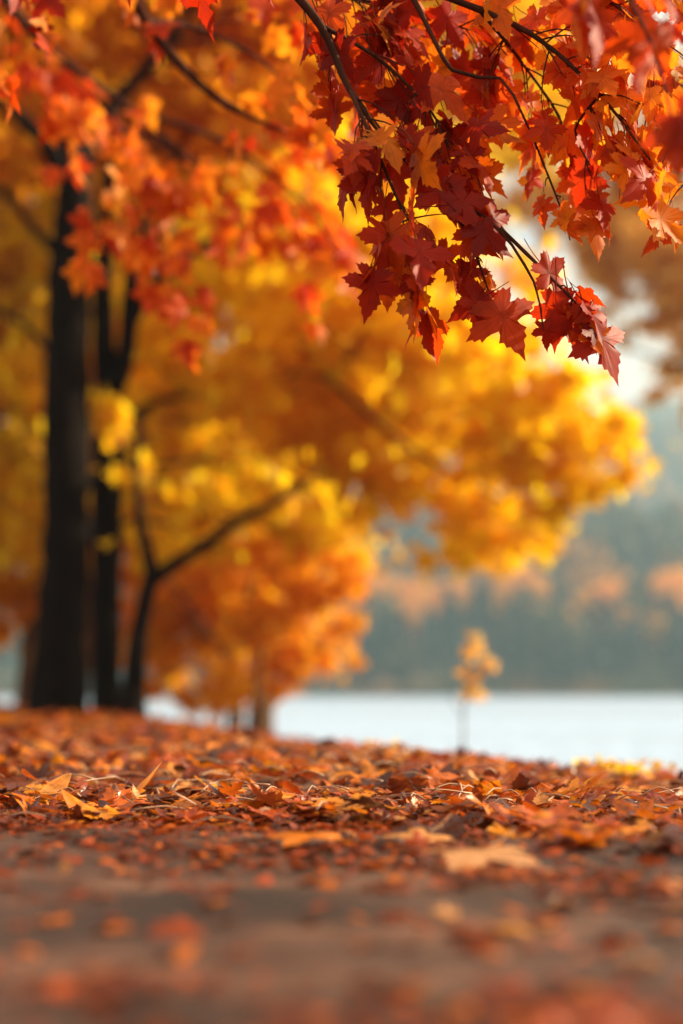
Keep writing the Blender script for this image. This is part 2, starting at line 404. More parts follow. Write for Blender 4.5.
# ------------------------------------------------------------------ far forest (one mass) and the far trees one can tell apart
def crown_quads(centres, hs, rs, per, col):
    """ragged crowns made of leaf-clump faces"""
    vs, ts = [], []
    for c, h, r, tnt in zip(centres, hs, rs, col):
        n = per; u = rng.random(n); a = rng.random(n)*2*math.pi
        prof = np.where(tnt < .5, (1-u)*.9+.1, np.sin(np.clip(u, .02, .98)*math.pi)**.6)
        rad = r*prof*rng.uniform(.55, 1.05, n)
        p = np.c_[np.cos(a)*rad, np.sin(a)*rad, h*(.15+.85*u)]+c
        s = r*rng.uniform(.16, .34, n)
        d = rng.normal(0, 1, (n, 4, 3))*s[:, None, None]*.6
        base = np.array([(-1, 0, -1), (1, 0, -.6), (.8, 0, 1), (-.9, 0, .8)])*.7
        ca, sa = np.cos(a+1.57), np.sin(a+1.57)
        q = base[None]*s[:, None, None]
        qq = np.stack((q[..., 0]*ca[:, None], q[..., 0]*sa[:, None], q[..., 2]), -1)+d*.5
        vs.append((p[:, None]+qq).reshape(-1, 3)); tt = np.empty((n*4, 3)); tt[:, 0] = np.clip(tnt+np.repeat(rng.normal(0, .05, n), 4), 0, 1); tt[:, 1] = .5; tt[:, 2] = 1; ts.append(tt)
    v = np.vstack(vs); return v, np.arange(len(v)).reshape(-1, 4), np.vstack(ts)
FOR = leaf_mat('forest_leaves', [(0, (.008, .028, .036)), (.35, (.014, .042, .042)), (.5, (.03, .055, .04)), (.75, (.12, .09, .03)), (1, (.45, .20, .03))], .25, .8, (.1, .05, .02), .2, .3, 0, .2)
FORO = leaf_mat('far_orange_leaves', [(0, (.86, .36, .03)), (1, (.92, .52, .05))], .35, .8, (.6, .25, .03), .2, .3, 0, .2)
n = 1500
fx = rng.uniform(-260, 260, n); fy = 301+rng.random(n)**1.3*190
fz = hill1(fx, fy)
kind = np.where(fy < 330, rng.choice([.15, .2, .3, .62], n), rng.choice([.1, .25, .4, .6, .75, .95], n, p=[.2, .2, .2, .15, .15, .1]))
hh = rng.uniform(9, 16, n); rrr = np.where(kind < .5, hh*.24, hh*.42)
v, f, tt = crown_quads(np.c_[fx, fy, fz], hh, rrr, 60, kind)
n = 1300; gx = rng.uniform(-420, 560, n); gy = 525+rng.random(n)*330; k2 = rng.choice([.1, .25, .4, .6, .8, 1], n)
h2 = rng.uniform(14, 22, n); v2, f2, t2 = crown_quads(np.c_[gx, gy, hill2(gx, gy)-1], h2, np.where(k2 < .5, h2*.32, h2*.5), 34, k2)
f = np.vstack((f, f2+len(v))); v = np.vstack((v, v2)); tt = np.vstack((tt, t2))
tag(link('forest', mesh_np('forest', v, f, tt, False), FOR), 'hazy autumn forest covering the hillside across the lake', 'forest', None, 'stuff')
far = [(520, 592, 27, 330, 'round orange tree on the far shore just right of the reed-thin sapling'), (606, 608, 28, 325, 'broad orange tree on the far shore between two duller trees'), (412, 604, 26, 330, 'orange tree on the far shore beside the yellow crown edge'),
       (674, 592, 24, 330, 'bright orange tree on the far shore cut by the right frame edge'), (655, 628, 18, 318, 'small rusty tree low by the water at far right'), (452, 600, 22, 340, 'dull tan tree behind the far shore orange trees'),
       (565, 628, 18, 318, 'small brown tree low between two orange trees across the lake'), (375, 590, 20, 345, 'rust coloured far tree half hidden by the orange lakeside tree')]
for px, py, rp, d, lab in far:
    c = P(px, py, d); r_ = rp/FPX*d*1.0; gz = float(hill1(np.array(c[0]), np.array(d))); 
    root = empty('lakeside_tree', (c[0], d, gz)); tag(root, lab, 'tree', 'orange trees across the lake')
    tubes('trunk', [dict(pts=[(c[0], d, gz-.5), (c[0]+.3, d, (gz+c[2])/2), (c[0], d, c[2])], rad=[.5, .35, .15], seg=7, step=2)], BARK, root, (c[0], d, gz))
    m_ = 420; u = rng.normal(0, 1, (m_, 3)); u /= np.linalg.norm(u, axis=1, keepdims=True); u *= (rng.random((m_, 1))**.35)*r_*(1+.18*np.sin(u[:, :1]*7)); u[:, 2] *= .95
    q = rng.normal(0, 1, (m_, 4, 3)); q = np.array([(-1, 0, -1), (1, .2, -.8), (1, 0, 1), (-.9, -.2, .8)])[None]*r_*.11+q*r_*.05
    v = (u[:, None]+q).reshape(-1, 3)+c-np.array((c[0], d, gz)); tt = np.ones((len(v), 3)); tt[:, 0] = np.repeat(rng.random(m_), 4)
    link('crown', mesh_np('crown', v, np.arange(len(v)).reshape(-1, 4), tt, False), FORO, root)

# haze: one closed box round everything
hz, nt, b = mat('haze_air'); nt.nodes.clear(); o_ = nt.nodes.new('ShaderNodeOutputMaterial'); pv = nt.nodes.new('ShaderNodeVolumePrincipled')
pv.inputs['Color'].default_value = (.50, .78, 1, 1); pv.inputs['Density'].default_value = .00078; pv.inputs['Anisotropy'].default_value = .1
nt.links.new(pv.outputs[0], o_.inputs['Volume'])
x0, x1, y0, y1, z0, z1 = -1600, 1600, -600, 1500, -8, 330
v = np.array([(x, y, z) for x in (x0, x1) for y in (y0, y1) for z in (z0, z1)])
f = np.array([(0, 1, 3, 2), (4, 6, 7, 5), (0, 4, 5, 1), (2, 3, 7, 6), (0, 2, 6, 4), (1, 5, 7, 3)])
tag(link('haze', mesh_np('haze', v, f, None, False), hz), None, None, None, 'stuff')

# ------------------------------------------------------------------ the trees on the bank
def PX(lst): return [P(*a) for a in lst]
def cl(lst, rnd=.5, rs=1.0):
    o = []
    for a in lst:
        px, py, rp, d = a[:4]; dd = d+rng.uniform(-rnd, rnd)
        o.append((P(px, py, dd), rp/FPX*dd*rs))
    return o
def gbase(px, d, sink=.1):
    x = (px-CX)/FPX*d; return np.array((x, d, float(H(x, d))-sink))

# big dark trunk
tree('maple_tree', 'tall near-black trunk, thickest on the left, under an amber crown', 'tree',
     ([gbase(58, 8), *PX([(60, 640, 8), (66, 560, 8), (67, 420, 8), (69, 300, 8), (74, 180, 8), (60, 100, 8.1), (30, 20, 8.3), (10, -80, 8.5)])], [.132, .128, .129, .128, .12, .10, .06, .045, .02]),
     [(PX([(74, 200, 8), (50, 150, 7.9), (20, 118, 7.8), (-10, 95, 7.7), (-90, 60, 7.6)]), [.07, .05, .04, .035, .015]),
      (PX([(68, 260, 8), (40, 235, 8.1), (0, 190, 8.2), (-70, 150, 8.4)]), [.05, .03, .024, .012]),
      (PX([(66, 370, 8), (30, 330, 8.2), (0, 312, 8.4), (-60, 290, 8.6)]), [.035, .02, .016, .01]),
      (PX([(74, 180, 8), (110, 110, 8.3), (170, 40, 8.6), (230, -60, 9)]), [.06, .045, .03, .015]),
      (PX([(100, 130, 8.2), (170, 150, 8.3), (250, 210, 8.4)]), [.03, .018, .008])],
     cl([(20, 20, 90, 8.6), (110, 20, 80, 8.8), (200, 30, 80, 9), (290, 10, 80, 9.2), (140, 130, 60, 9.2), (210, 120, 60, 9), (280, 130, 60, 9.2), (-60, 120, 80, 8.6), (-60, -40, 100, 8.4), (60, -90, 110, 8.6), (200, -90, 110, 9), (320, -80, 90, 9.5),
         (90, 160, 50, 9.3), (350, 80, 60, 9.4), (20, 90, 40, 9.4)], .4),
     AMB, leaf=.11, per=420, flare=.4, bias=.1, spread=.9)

# second trunk, carries the yellow crown
YC = [(500, 430, 60), (570, 470, 50), (150, 330, 60), (225, 290, 60), (300, 320, 65), (370, 290, 65), (430, 330, 65), (490, 395, 60), (545, 425, 52), (600, 445, 36), (560, 500, 42), (480, 505, 52), (440, 545, 28), (392, 470, 55),
      (320, 430, 60), (250, 395, 60), (180, 420, 55), (150, 490, 42), (210, 490, 50), (280, 490, 50), (345, 505, 42), (610, 505, 26), (632, 408, 22), (450, 265, 55), (380, 220, 55), (300, 230, 60), (520, 340, 40), (115, 418, 22), (103, 425, 16),
      (230, 230, 50), (500, 290, 45), (560, 370, 36), (400, 390, 55), (350, 360, 50), (510, 450, 48), (530, 535, 26), (300, 530, 30), (160, 545, 22), (200, 550, 20)]
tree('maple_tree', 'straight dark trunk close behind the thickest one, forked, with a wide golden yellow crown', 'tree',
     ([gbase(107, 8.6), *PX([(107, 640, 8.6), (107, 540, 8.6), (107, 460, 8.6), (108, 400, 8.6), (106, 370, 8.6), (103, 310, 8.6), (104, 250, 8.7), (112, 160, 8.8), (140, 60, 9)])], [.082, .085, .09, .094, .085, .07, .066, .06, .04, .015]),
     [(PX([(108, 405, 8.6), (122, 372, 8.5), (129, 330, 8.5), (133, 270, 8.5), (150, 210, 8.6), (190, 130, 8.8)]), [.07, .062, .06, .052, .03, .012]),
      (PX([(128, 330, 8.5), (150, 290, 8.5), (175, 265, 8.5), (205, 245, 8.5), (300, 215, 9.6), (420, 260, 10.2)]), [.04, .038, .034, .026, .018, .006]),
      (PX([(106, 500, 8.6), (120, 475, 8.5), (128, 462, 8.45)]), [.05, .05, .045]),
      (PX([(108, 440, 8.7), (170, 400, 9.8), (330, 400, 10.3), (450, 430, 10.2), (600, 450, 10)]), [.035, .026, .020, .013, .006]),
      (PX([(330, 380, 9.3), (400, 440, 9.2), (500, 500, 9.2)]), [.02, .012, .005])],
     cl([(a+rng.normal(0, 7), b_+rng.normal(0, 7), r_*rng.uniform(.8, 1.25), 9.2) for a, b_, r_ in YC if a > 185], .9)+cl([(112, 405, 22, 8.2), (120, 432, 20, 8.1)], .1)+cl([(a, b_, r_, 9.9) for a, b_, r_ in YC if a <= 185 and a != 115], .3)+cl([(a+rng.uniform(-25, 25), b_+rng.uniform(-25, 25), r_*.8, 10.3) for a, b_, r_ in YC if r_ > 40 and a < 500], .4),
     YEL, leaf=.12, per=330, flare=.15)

# slender leaning trunk with the arching limb
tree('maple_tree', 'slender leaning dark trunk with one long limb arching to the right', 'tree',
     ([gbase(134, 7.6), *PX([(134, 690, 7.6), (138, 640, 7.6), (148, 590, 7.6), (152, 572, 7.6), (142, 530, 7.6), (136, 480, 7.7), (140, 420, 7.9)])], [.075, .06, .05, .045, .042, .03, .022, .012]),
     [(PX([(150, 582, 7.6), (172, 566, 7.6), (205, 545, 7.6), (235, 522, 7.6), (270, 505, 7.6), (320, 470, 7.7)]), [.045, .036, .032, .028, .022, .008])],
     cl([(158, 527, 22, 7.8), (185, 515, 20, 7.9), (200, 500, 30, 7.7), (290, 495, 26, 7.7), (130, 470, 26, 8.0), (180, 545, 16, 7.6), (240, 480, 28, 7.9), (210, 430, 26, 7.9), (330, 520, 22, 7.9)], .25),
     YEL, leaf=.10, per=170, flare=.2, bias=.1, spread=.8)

# background trees closing the left side
def big_behind(px, d, label, clumps, m, trunk_r, bark=BARK2, per=300, leaf=.14):
    b0 = gbase(px, d); top = P(px+15, 120, d)
    mid = (b0+top)/2+np.array((.1, 0, 0))
    tree('maple_tree', label, 'tree', ([b0, mid, top], [trunk_r, trunk_r*.75, trunk_r*.3]),
         [([mid+(0, 0, .3), (mid+P(*clumps[k][:2], d))/2+np.array((0, 0, .3)), P(*clumps[k][:2], d)], [trunk_r*.45, trunk_r*.3, .01]) for k in range(0, len(clumps), 5)],
         cl([(a, b_, r_, d) for a, b_, r_ in clumps], 1.0), m, bark, leaf, per, T_LOW, None, .3, 1)
g1 = [(x+rng.uniform(-15, 15), y+rng.uniform(-15, 15), 62) for x in range(-190, 130, 62) for y in range(-40, 540, 70)]+[(-40, 590, 46), (10, 580, 36), (30, 610, 26), (-20, 640, 40), (-90, 600, 60)]
big_behind(25, 14, 'pale slim trunk left of the thickest one, its rust orange crown filling the left edge', g1, AMB, .10, per=420)
g2 = [(x+rng.uniform(-15, 15), y+rng.uniform(-15, 15), 60) for x in range(60, 330, 60) for y in range(-40, 560, 70)]
big_behind(80, 12.5, 'thin light brown trunk seen between the two dark trunks, amber crown behind', g2, YEL, .06, per=420)
g3 = [(x+rng.uniform(-15, 15), y+rng.uniform(-15, 15), 60) for x in range(300, 560, 60) for y in range(-40, 500, 68) if x < 560-max(0, (330-y))*.0 and not (x > 470 and 150 < y)]
big_behind(258, 15, 'tall golden tree behind the yellow crown, trunk hidden by the orange lakeside tree', g3, YEL, .14, per=420)

# low orange tree on the bank
tree('maple_tree', 'low spreading orange tree behind the arching limb, by the water', 'tree',
     ([gbase(235, 11.5), *PX([(236, 700, 11.5), (240, 640, 11.5), (255, 570, 11.5)])], [.07, .06, .045, .02]),
     [(PX([(238, 670, 11.5), (200, 620, 11.5), (170, 580, 11.5)]), [.03, .02, .008]), (PX([(240, 640, 11.5), (290, 600, 11.5), (340, 560, 11.5)]), [.035, .025, .008])],
     cl([(150, 590, 34, 13.2), (135, 640, 30, 13.2), (108, 610, 30, 13.4), (165, 660, 26, 13), (95, 660, 22, 13.4), (200, 600, 50, 12.4), (260, 590, 55, 12.4), (310, 590, 48, 12.3), (230, 640, 48, 12.4), (290, 640, 40, 12.3), (180, 560, 40, 12.4), (175, 600, 34, 11.8), (215, 570, 36, 11.6), (260, 555, 38, 11.5), (305, 545, 36, 11.4), (345, 545, 28, 11.3), (335, 590, 32, 11.3), (300, 610, 36, 11.4), (250, 620, 38, 11.5), (205, 640, 34, 11.7), (170, 650, 30, 11.9), (320, 645, 30, 11.4),
         (280, 660, 30, 11.5), (230, 665, 26, 11.6), (355, 620, 18, 11.2), (150, 620, 26, 12), (345, 505, 16, 11.3), (320, 515, 22, 11.3), (160, 680, 20, 12), (190, 690, 22, 12), (225, 695, 22, 11.8), (262, 690, 20, 11.6), (300, 680, 18, 11.5), (350, 655, 12, 11.3)], .4),
     GOLD, BARK2, .11, 380, T_LOW, None, .4, 1, bias=.25, spread=.75)
# small bush
tree('shrub', 'small round orange shrub below the low orange tree, against the bright water', 'shrub',
     ([gbase(222, 9.5), *PX([(221, 740, 9.5), (222, 700, 9.5)])], [.02, .016, .008]),
     [(PX([(228, 740, 9.5), (240, 700, 9.5), (246, 680, 9.5)]), [.012, .009, .004])],
     cl([(205, 685, 18, 9.5), (230, 675, 20, 9.5), (245, 695, 16, 9.5), (215, 705, 15, 9.4), (232, 655, 12, 9.5)], .1), GOLD, BARK2, .075, 420, T_LOW, None, .1, 1, bias=.4, spread=.6)
# slim pinkish trunk by the shrub
tree('sapling', 'bare thin sapling stem right of the round orange shrub', 'sapling',
     ([gbase(256, 9.0), *PX([(256, 730, 9), (257, 690, 9), (262, 640, 9)])], [.03, .028, .022, .008]), [], cl([(262, 640, 14, 9)], .05), ORG, BARK2, .07, 200, T_LOW, None, .1, 0)
# sapling over the lake
tree('sapling', 'thin sapling with a narrow brown-gold crown standing alone against the lake', 'sapling',
     ([gbase(463, 6.2), *PX([(463, 740, 6.2), (465, 690, 6.2), (472, 640, 6.2)])], [.0055, .005, .004, .002]),
     [(PX([(464, 720, 6.2), (446, 690, 6.25), (436, 672, 6.3)]), [.003, .002, .001]), (PX([(464, 705, 6.2), (482, 675, 6.2), (492, 640, 6.2)]), [.005, .003, .001])],
     cl([(478, 655, 13, 6.2), (474, 672, 14, 6.2), (482, 640, 10, 6.2), (468, 690, 13, 6.2), (478, 688, 12, 6.2), (486, 665, 9, 6.2), (470, 650, 9, 6.2)], .03), TAN, BARK2, .035, 48, T_LOW, None, .1, 1)
# tan tree on the right, over the water
tree('maple_tree', 'pale peach tree on the right beyond the red branch, sky showing through its loose crown', 'tree',
     ([np.array((9.8, 26, float(H(9.8, 26.))-.2)), (9.6, 26, 3), (9.2, 26, 6.5), (8.8, 26, 9.5)], [.3, .24, .16, .05]),
     [([(9.7, 26, 2.8), (8, 25.5, 4.6), (6.4, 25, 5.6), (4.8, 25, 6.2)], [.12, .09, .05, .02]), ([(9.4, 26, 5), (7.6, 25.6, 7.2), (5.6, 25.2, 8.6), (3.4, 25.3, 9)], [.1, .06, .03, .01]), ([(9.6, 26, 4), (12, 26, 6), (14, 26.5, 7)], [.1, .06, .02])],
     cl([(600, 225, 28, 25.5), (640, 200, 34, 25.5), (675, 235, 34, 25.5), (590, 265, 22, 25.3), (635, 262, 26, 25.3), (675, 300, 26, 25.3), (720, 260, 50, 26), (620, 180, 30, 25.6), (660, 150, 36, 25.6), (740, 180, 60, 26), (800, 260, 70, 26),
         (860, 200, 70, 26), (690, 345, 22, 25.4), (660, 395, 14, 25.4), (700, 410, 20, 25.4), (760, 350, 50, 26), (840, 330, 60, 26), (570, 200, 20, 25.3), (545, 235, 14, 25.3), (600, 310, 12, 25.3), (700, 100, 50, 26), (780, 90, 60, 26), (600, 120, 36, 26), (520, 150, 34, 25.4), (555, 190, 30, 25.4), (510, 210, 26, 25.4), (560, 130, 34, 25.6), (650, 240, 36, 25.4), (615, 285, 20, 25.3), (665, 270, 34, 25.4), (600, 240, 28, 25.4), (690, 310, 34, 25.4), (640, 330, 18, 25.3), (675, 370, 20, 25.4), (580, 225, 26, 25.5)], .7),
     TAN, BARK2, .17, 620, T_LOW, None, .4, 2)

# ------------------------------------------------------------------ near red maple: trunk just outside the frame on the left, boughs reaching in
NB = np.array((-1.9, 1.9, float(H(-1.9, 1.9))-.08))
near = empty('maple_tree', NB); tag(near, 'near red maple whose leafy boughs hang into the top of the view', 'tree')
ntrunk = ([NB, (-1.88, 1.9, .8), (-1.8, 1.9, 1.7), (-1.7, 1.95, 2.6), (-1.5, 2.0, 3.4)], [.17, .13, .11, .08, .03])
tubes('trunk', [dict(pts=ntrunk[0], rad=ntrunk[1], seg=16, step=.06, rough=.05, flare=.5)], BARK, near, NB)
def bough(main, subs, leafspec, m, temps=T_HANG):
    """main: (pts, radii); subs: list of (pts, radii); leafspec: list of (line index, t0, t1, count, spread, size, droop)"""
    lines = [main]+subs
    br = tubes('bough', [dict(pts=main[0], rad=main[1], seg=8, step=.02, rough=.06)], TWIG, near, NB)
    for sbl in subs:
        tubes('twig', [dict(pts=sbl[0], rad=sbl[1], seg=6, step=.012, rough=.07)], TWIG, br)
        br.children[-1].data.transform(__import__('mathutils').Matrix.Translation(-Vector(NB)))
    pos, ax, no, sz, tw = [], [], [], [], []
    down = np.array((0, 0, -1.0))
    for li, t0, t1, cnt, sp_, size, droop in leafspec:
        c, q = smooth_line(*lines[li], .01); nn = len(c)
        for _ in range(max(1, round(cnt/1.75))):
            t = rng.uniform(t0, t1); i = min(nn-2, int(t*(nn-1))); d = c[i+1]-c[i]; d /= np.linalg.norm(d)+1e-9
            g = d*.7+rng.normal(0, .6, 3)+down*droop*.6; g /= np.linalg.norm(g); L = sp_*rng.uniform(.8, 2.6)
            e1 = c[i]+g*L*.5+rng.normal(0, .002, 3); e2 = c[i]+g*L+down*L*.15
            tw.append(dict(pts=[c[i], e1, e2], rad=[.0012, .0009, .0006], seg=5, step=.01, rough=.05))
            for p0, w in ((e2, .2), (e2, .8), (e1, .9))[:rng.integers(2, 4)]:
                a = g*.7+d*.3+rng.normal(0, .45, 3)*w+down*droop; a /= np.linalg.norm(a)
                s = size*.86*rng.uniform(.6, 1.2); pos.append(p0+a*s*.5); ax.append(a+down*.25)
                no.append(rng.normal(0, 1, 3)+np.array((.2, -.55, .35))); sz.append(s)
    tubes('twiglets', tw, TWIG, br)['kind'] = 'stuff'
    [o for o in br.children if o.name.startswith('twiglets')][-1].data.transform(__import__('mathutils').Matrix.Translation(-Vector(NB)))
    me = leaves_mesh('leaves', np.array(pos)-NB, np.array(ax), np.array(no), np.array(sz), temps)
    link('leaves', me, m, br)
    return br
def reach(pt, via=(-1.0, 1.9, 1.75)):
    """thick part of a bough from the trunk to its first visible point"""
    return [np.array((-1.78, 1.9, 1.75+rng.uniform(-.3, .5))), np.array(via)]
D = 1.68
# main crimson bough
bough((reach(0, (-.9, 1.8, 1.55))+PX([(180, -90, D), (268, -30, D), (320, 25, D), (350, 90, D), (398, 152, D), (440, 190, D), (485, 218, D), (512, 245, D), (534, 282, D)]), [.030, .02, .009, .006, .0048, .0038, .003, .0026, .0022, .0018, .0013]),
      [(PX([(440, 190, D), (462, 225, D), (476, 255, D), (488, 290, D)]), [.003, .0024, .0018, .001]),
       (PX([(500, 228, D), (535, 262, D+.01), (565, 292, D), (590, 318, D)]), [.0025, .002, .0016, .001]),
       (PX([(350, 90, D), (372, 140, D-.03), (398, 200, D-.05), (420, 240, D-.05)]), [.003, .0024, .0016, .001]),
       (PX([(320, 25, D), (380, 60, D+.04), (430, 110, D+.05), (450, 150, D+.05)]), [.003, .0022, .0016, .001]),
       (PX([(268, -30, D), (330, -10, D+.1), (400, 10, D+.15), (470, 30, D+.15)]), [.004, .003, .002, .001]),
       (PX([(534, 282, D), (540, 305, D), (543, 330, D)]), [.0015, .0012, .0008])],
      [(0, .5, .82, 34, .022, .072, .35), (1, .35, .9, 3, .006, .05, .5), (2, .4, 1, 5, .006, .062, .5), (3, .1, 1, 34, .022, .07, .45), (4, .1, 1, 32, .025, .07, .3), (5, .2, 1, 38, .035, .072, .3), (0, .40, .62, 60, .03, .072, .35)],
      RED)
# the three tip leaves
tips = [((486, 296, D), (-.55, 0, -.35), .055), ((492, 300, D), (.55, 0, -.85), .080), ((482, 292, D), (-.1, .1, -.9), .05), ((556, 292, D), (-.05, .1, -1), .070), ((572, 300, D), (.35, 0, -.85), .075), ((592, 322, D), (.55, 0, -1), .080), ((540, 262, D), (.5, .2, -.5), .06), ((543, 322, D), (.25, .1, -1), .035)]
b_ = near.children[-1]
me = leaves_mesh('tip_leaves', np.array([P(*t_[0]) for t_ in tips])-NB, np.array([t_[1] for t_ in tips], float), np.array([(.2, -1, .25), (.1, -1, .3), (.3, -1, -.1), (-.4, -1, .2), (.5, -1, 0), (.7, -1, -.1), (.2, -1, .5), (.4, -1, -.3)], float), np.array([t_[2] for t_ in tips]), T_HANG, .2, .5)
link('tip_leaves', me, RED, b_)
# long bare twig with sparse leaves, right of centre
D2 = 1.74
bough((reach(0, (-.7, 1.85, 1.6))+PX([(300, -110, D2), (400, -20, D2), (452, 70, D2), (500, 78, D2), (524, 118, D2), (545, 168, D2), (562, 212, D2), (570, 240, D2)]), [.024, .014, .006, .0036, .0025, .002, .0016, .0013, .0011, .0008]),
      [(PX([(400, -20, D2), (480, 10, D2), (540, 40, D2), (600, 95, D2-.05), (650, 160, D2-.1)]), [.005, .004, .003, .002, .001]),
       (PX([(400, -20, D2), (500, -30, D2+.05), (590, -10, D2), (660, 40, D2-.1)]), [.005, .004, .003, .0015]),
       (PX([(590, -10, D2), (640, 60, D2-.03), (675, 130, D2-.06), (690, 200, D2-.08)]), [.003, .002, .0015, .001]),
       (PX([(600, 95, D2-.05), (575, 130, D2), (590, 165, D2)]), [.002, .0015, .001]),
       (PX([(480, 10, D2), (520, 60, D2+.06), (555, 110, D2+.08), (572, 150, D2+.08)]), [.003, .002, .0015, .001])],
      [(0, .93, 1, 3, .006, .05, .8), (1, .3, 1, 30, .028, .072, .35), (2, .15, 1, 34, .035, .072, .4), (3, .1, 1, 30, .03, .068, .45), (4, .2, 1, 8, .02, .06, .45), (5, .2, 1, 24, .026, .068, .45)],
      FLM)
# nearer, softly blurred bough at the right edge
D3 = 1.3
bough((reach(0, (-.6, 1.5, 1.35))+PX([(420, -160, D3), (560, -80, D3), (640, 20, D3), (670, 110, D3), (680, 190, D3)]), [.02, .010, .004, .0024, .0018, .0012, .0008]),
      [(PX([(560, -80, D3), (640, -40, D3-.05), (720, 40, D3-.08), (760, 120, D3-.08)]), [.003, .002, .0014, .001])],
      [(0, .62, 1, 20, .025, .06, .45), (1, .2, 1, 16, .03, .06, .4)], RED)
# mid distance orange boughs over the upper left
D4 = 2.7
bough((reach(0, (-1.3, 2.3, 2.0))+PX([(60, -110, D4), (145, 20, D4), (190, 75, D4), (232, 108, D4), (285, 132, D4)]), [.03, .022, .013, .010, .008, .006, .002]),
      [(PX([(145, 20, D4), (200, 30, D4+.1), (260, 60, D4+.1), (310, 110, D4+.1)]), [.006, .005, .003, .001]), (PX([(60, -110, D4), (180, -60, D4), (300, -30, D4), (380, 20, D4)]), [.008, .006, .004, .002])],
      [(0, .75, 1, 14, .05, .07, .4), (1, .3, 1, 22, .06, .07, .4), (2, .3, 1, 34, .07, .07, .4)], FLM, T_MID)
D5 = 3.6
bough((reach(0, (-1.6, 2.8, 2.1))+PX([(-60, -60, D5), (30, 30, D5), (75, 70, D5), (130, 110, D5), (200, 170, D5), (235, 205, D5)]), [.04, .03, .018, .014, .012, .009, .006, .003]),
      [(PX([(75, 70, D5), (112, 120, D5), (140, 180, D5), (165, 250, D5)]), [.008, .007, .004, .002]), (PX([(130, 110, D5), (220, 140, D5), (290, 190, D5), (330, 240, D5)]), [.008, .006, .004, .002]), (PX([(30, 30, D5), (60, 80, D5+.1), (75, 110, D5+.1)]), [.008, .006, .003])],
      [(1, .1, 1, 75, .09, .085, .5), (2, .35, 1, 65, .08, .085, .5), (0, .55, 1, 50, .09, .085, .5), (3, .1, 1, 16, .07, .085, .5)], FLM, T_MID)
D6 = 2.2
bough((reach(0, (-1.4, 2.1, 1.75))+PX([(-90, -110, D6), (-20, -75, D6), (20, -35, D6), (45, 0, D6)]), [.02, .016, .01, .006, .004, .002]), [],
      [(0, .6, 1, 34, .05, .07, .4)], RED, T_MID)
# dark limb at the upper left edge and foliage above the view
for k in range(7):
    a0 = np.array((-1.7, 1.95, 2.2+k*.15)); e = np.array((rng.uniform(-3, .9), rng.uniform(1.4, 3.4), rng.uniform(2.4, 3.6)))
    bough(([a0, (a0+e)/2+np.array((0, 0, .3)), e], [.03, .02, .006]), [], [(0, .3, 1, 200, .16, .085, .4)], FLM if k % 2 else RED, T_LOW)

# ------------------------------------------------------------------ leaf litter
def litter(n, sampler, size, temps, zj, tilt, name, label):
    pos = sampler(n); m = len(pos)
    pos = np.c_[pos, np.where(pos[:, 1] < path_edge(pos[:, 0]), HP(pos[:, 0], pos[:, 1]), H(pos[:, 0], pos[:, 1]))+np.abs(rng.normal(0, zj, m))+.002]
    yaw = rng.random(m)*2*math.pi
    ax = np.c_[np.cos(yaw), np.sin(yaw), rng.normal(0, tilt, m)]; no = np.c_[rng.normal(0, tilt, m), rng.normal(0, tilt, m), np.ones(m)]
    flip = rng.random(m) < .5; no[flip] *= -1
    sz = size*(.42+1.25*rng.random(m)**2.2)
    me = leaves_mesh(name, pos, ax, no, sz, temps)
    return tag(link(name, me, LIT), label, 'leaf litter', None, 'stuff')
def litter_edge(x): return path_edge(x)-.55*np.clip((np.asarray(x)-.02)/.35, 0, 1)
def near_s(n):
    o = []
    while sum(map(len, o)) < n:
        y = rng.uniform(.9, 4.6, n*2); x = rng.uniform(-1, 1, n*2)*(.45+.42*y)
        dens = np.where(y > path_edge(x), np.clip((y-path_edge(x)-.01)/.05, 0, 1), .75*np.clip((y-litter_edge(x))/.3, 0, 1)*(fbm(x, y, 7, 2) > -.10))
        cov = .55+.9*fbm(x+9, y, 1.6, 2)
        keep = (rng.random(n*2) < dens*np.clip(cov, .25, 1)) & (crest_dist(x, y) < .7)
        o.append(np.c_[x, y][keep])
    return np.vstack(o)[:n]
litter(20000, near_s, .036, T_FALL, .008, .27, 'leaf_litter', 'deep drift of red and orange fallen leaves beyond the path edge')
def far_s(n):
    y = rng.uniform(4.0, 17, n*3)**1.0; x = rng.uniform(-1, 1, n*3)*(1.5+.5*y)-.03*y
    keep = crest_dist(x, y) < 1.5+2.5*rng.random(len(x))**3
    return np.c_[x, y][keep][:n]
litter(26000, far_s, .06, T_FALLO, .008, .22, 'leaf_litter', 'thin carpet of fallen leaves further back under the trees')
def side_s(n):
    x = rng.uniform(-6, 5, n*3); y = rng.uniform(1.5, 9, n*3)
    keep = (np.abs(x) > (.4+.4*y)) & (crest_dist(x, y) < 1.2+2.5*rng.random(len(x))**3); return np.c_[x, y][keep][:n]
litter(8000, side_s, .05, T_FALLO, .008, .25, 'leaf_litter', 'fallen leaves spread to either side of the view')
def crumb_s(n):
    o = []
    while sum(map(len, o)) < n:
        y = rng.uniform(.3, 1.6, n*2); x = rng.uniform(-1, 1, n*2)*(.2+.4*y)
        w = np.clip(.12+1.9*(fbm(x*.8+4, y, 5, 3)+.08), .02, 1)*np.clip(.35+(x+.2)*1.6, .2, 1)+np.clip(1-(path_edge(x)-y)/.05, 0, 1)*.5
        keep = rng.random(n*2) < w; o.append(np.c_[x, y][keep])
    return np.vstack(o)[:n]
cp = crumb_s(12000); m_ = len(cp); yaw = rng.random(m_)*6.283
me = leaves_mesh('leaf_crumbs', np.c_[cp, HP(cp[:, 0], cp[:, 1])+.002+rng.random(m_)*.003], np.c_[np.cos(yaw), np.sin(yaw), rng.normal(0, .25, m_)], np.c_[rng.normal(0, .3, m_), rng.normal(0, .3, m_), np.ones(m_)], rng.uniform(.004, .019, m_), T_FALLO, 0, .68)
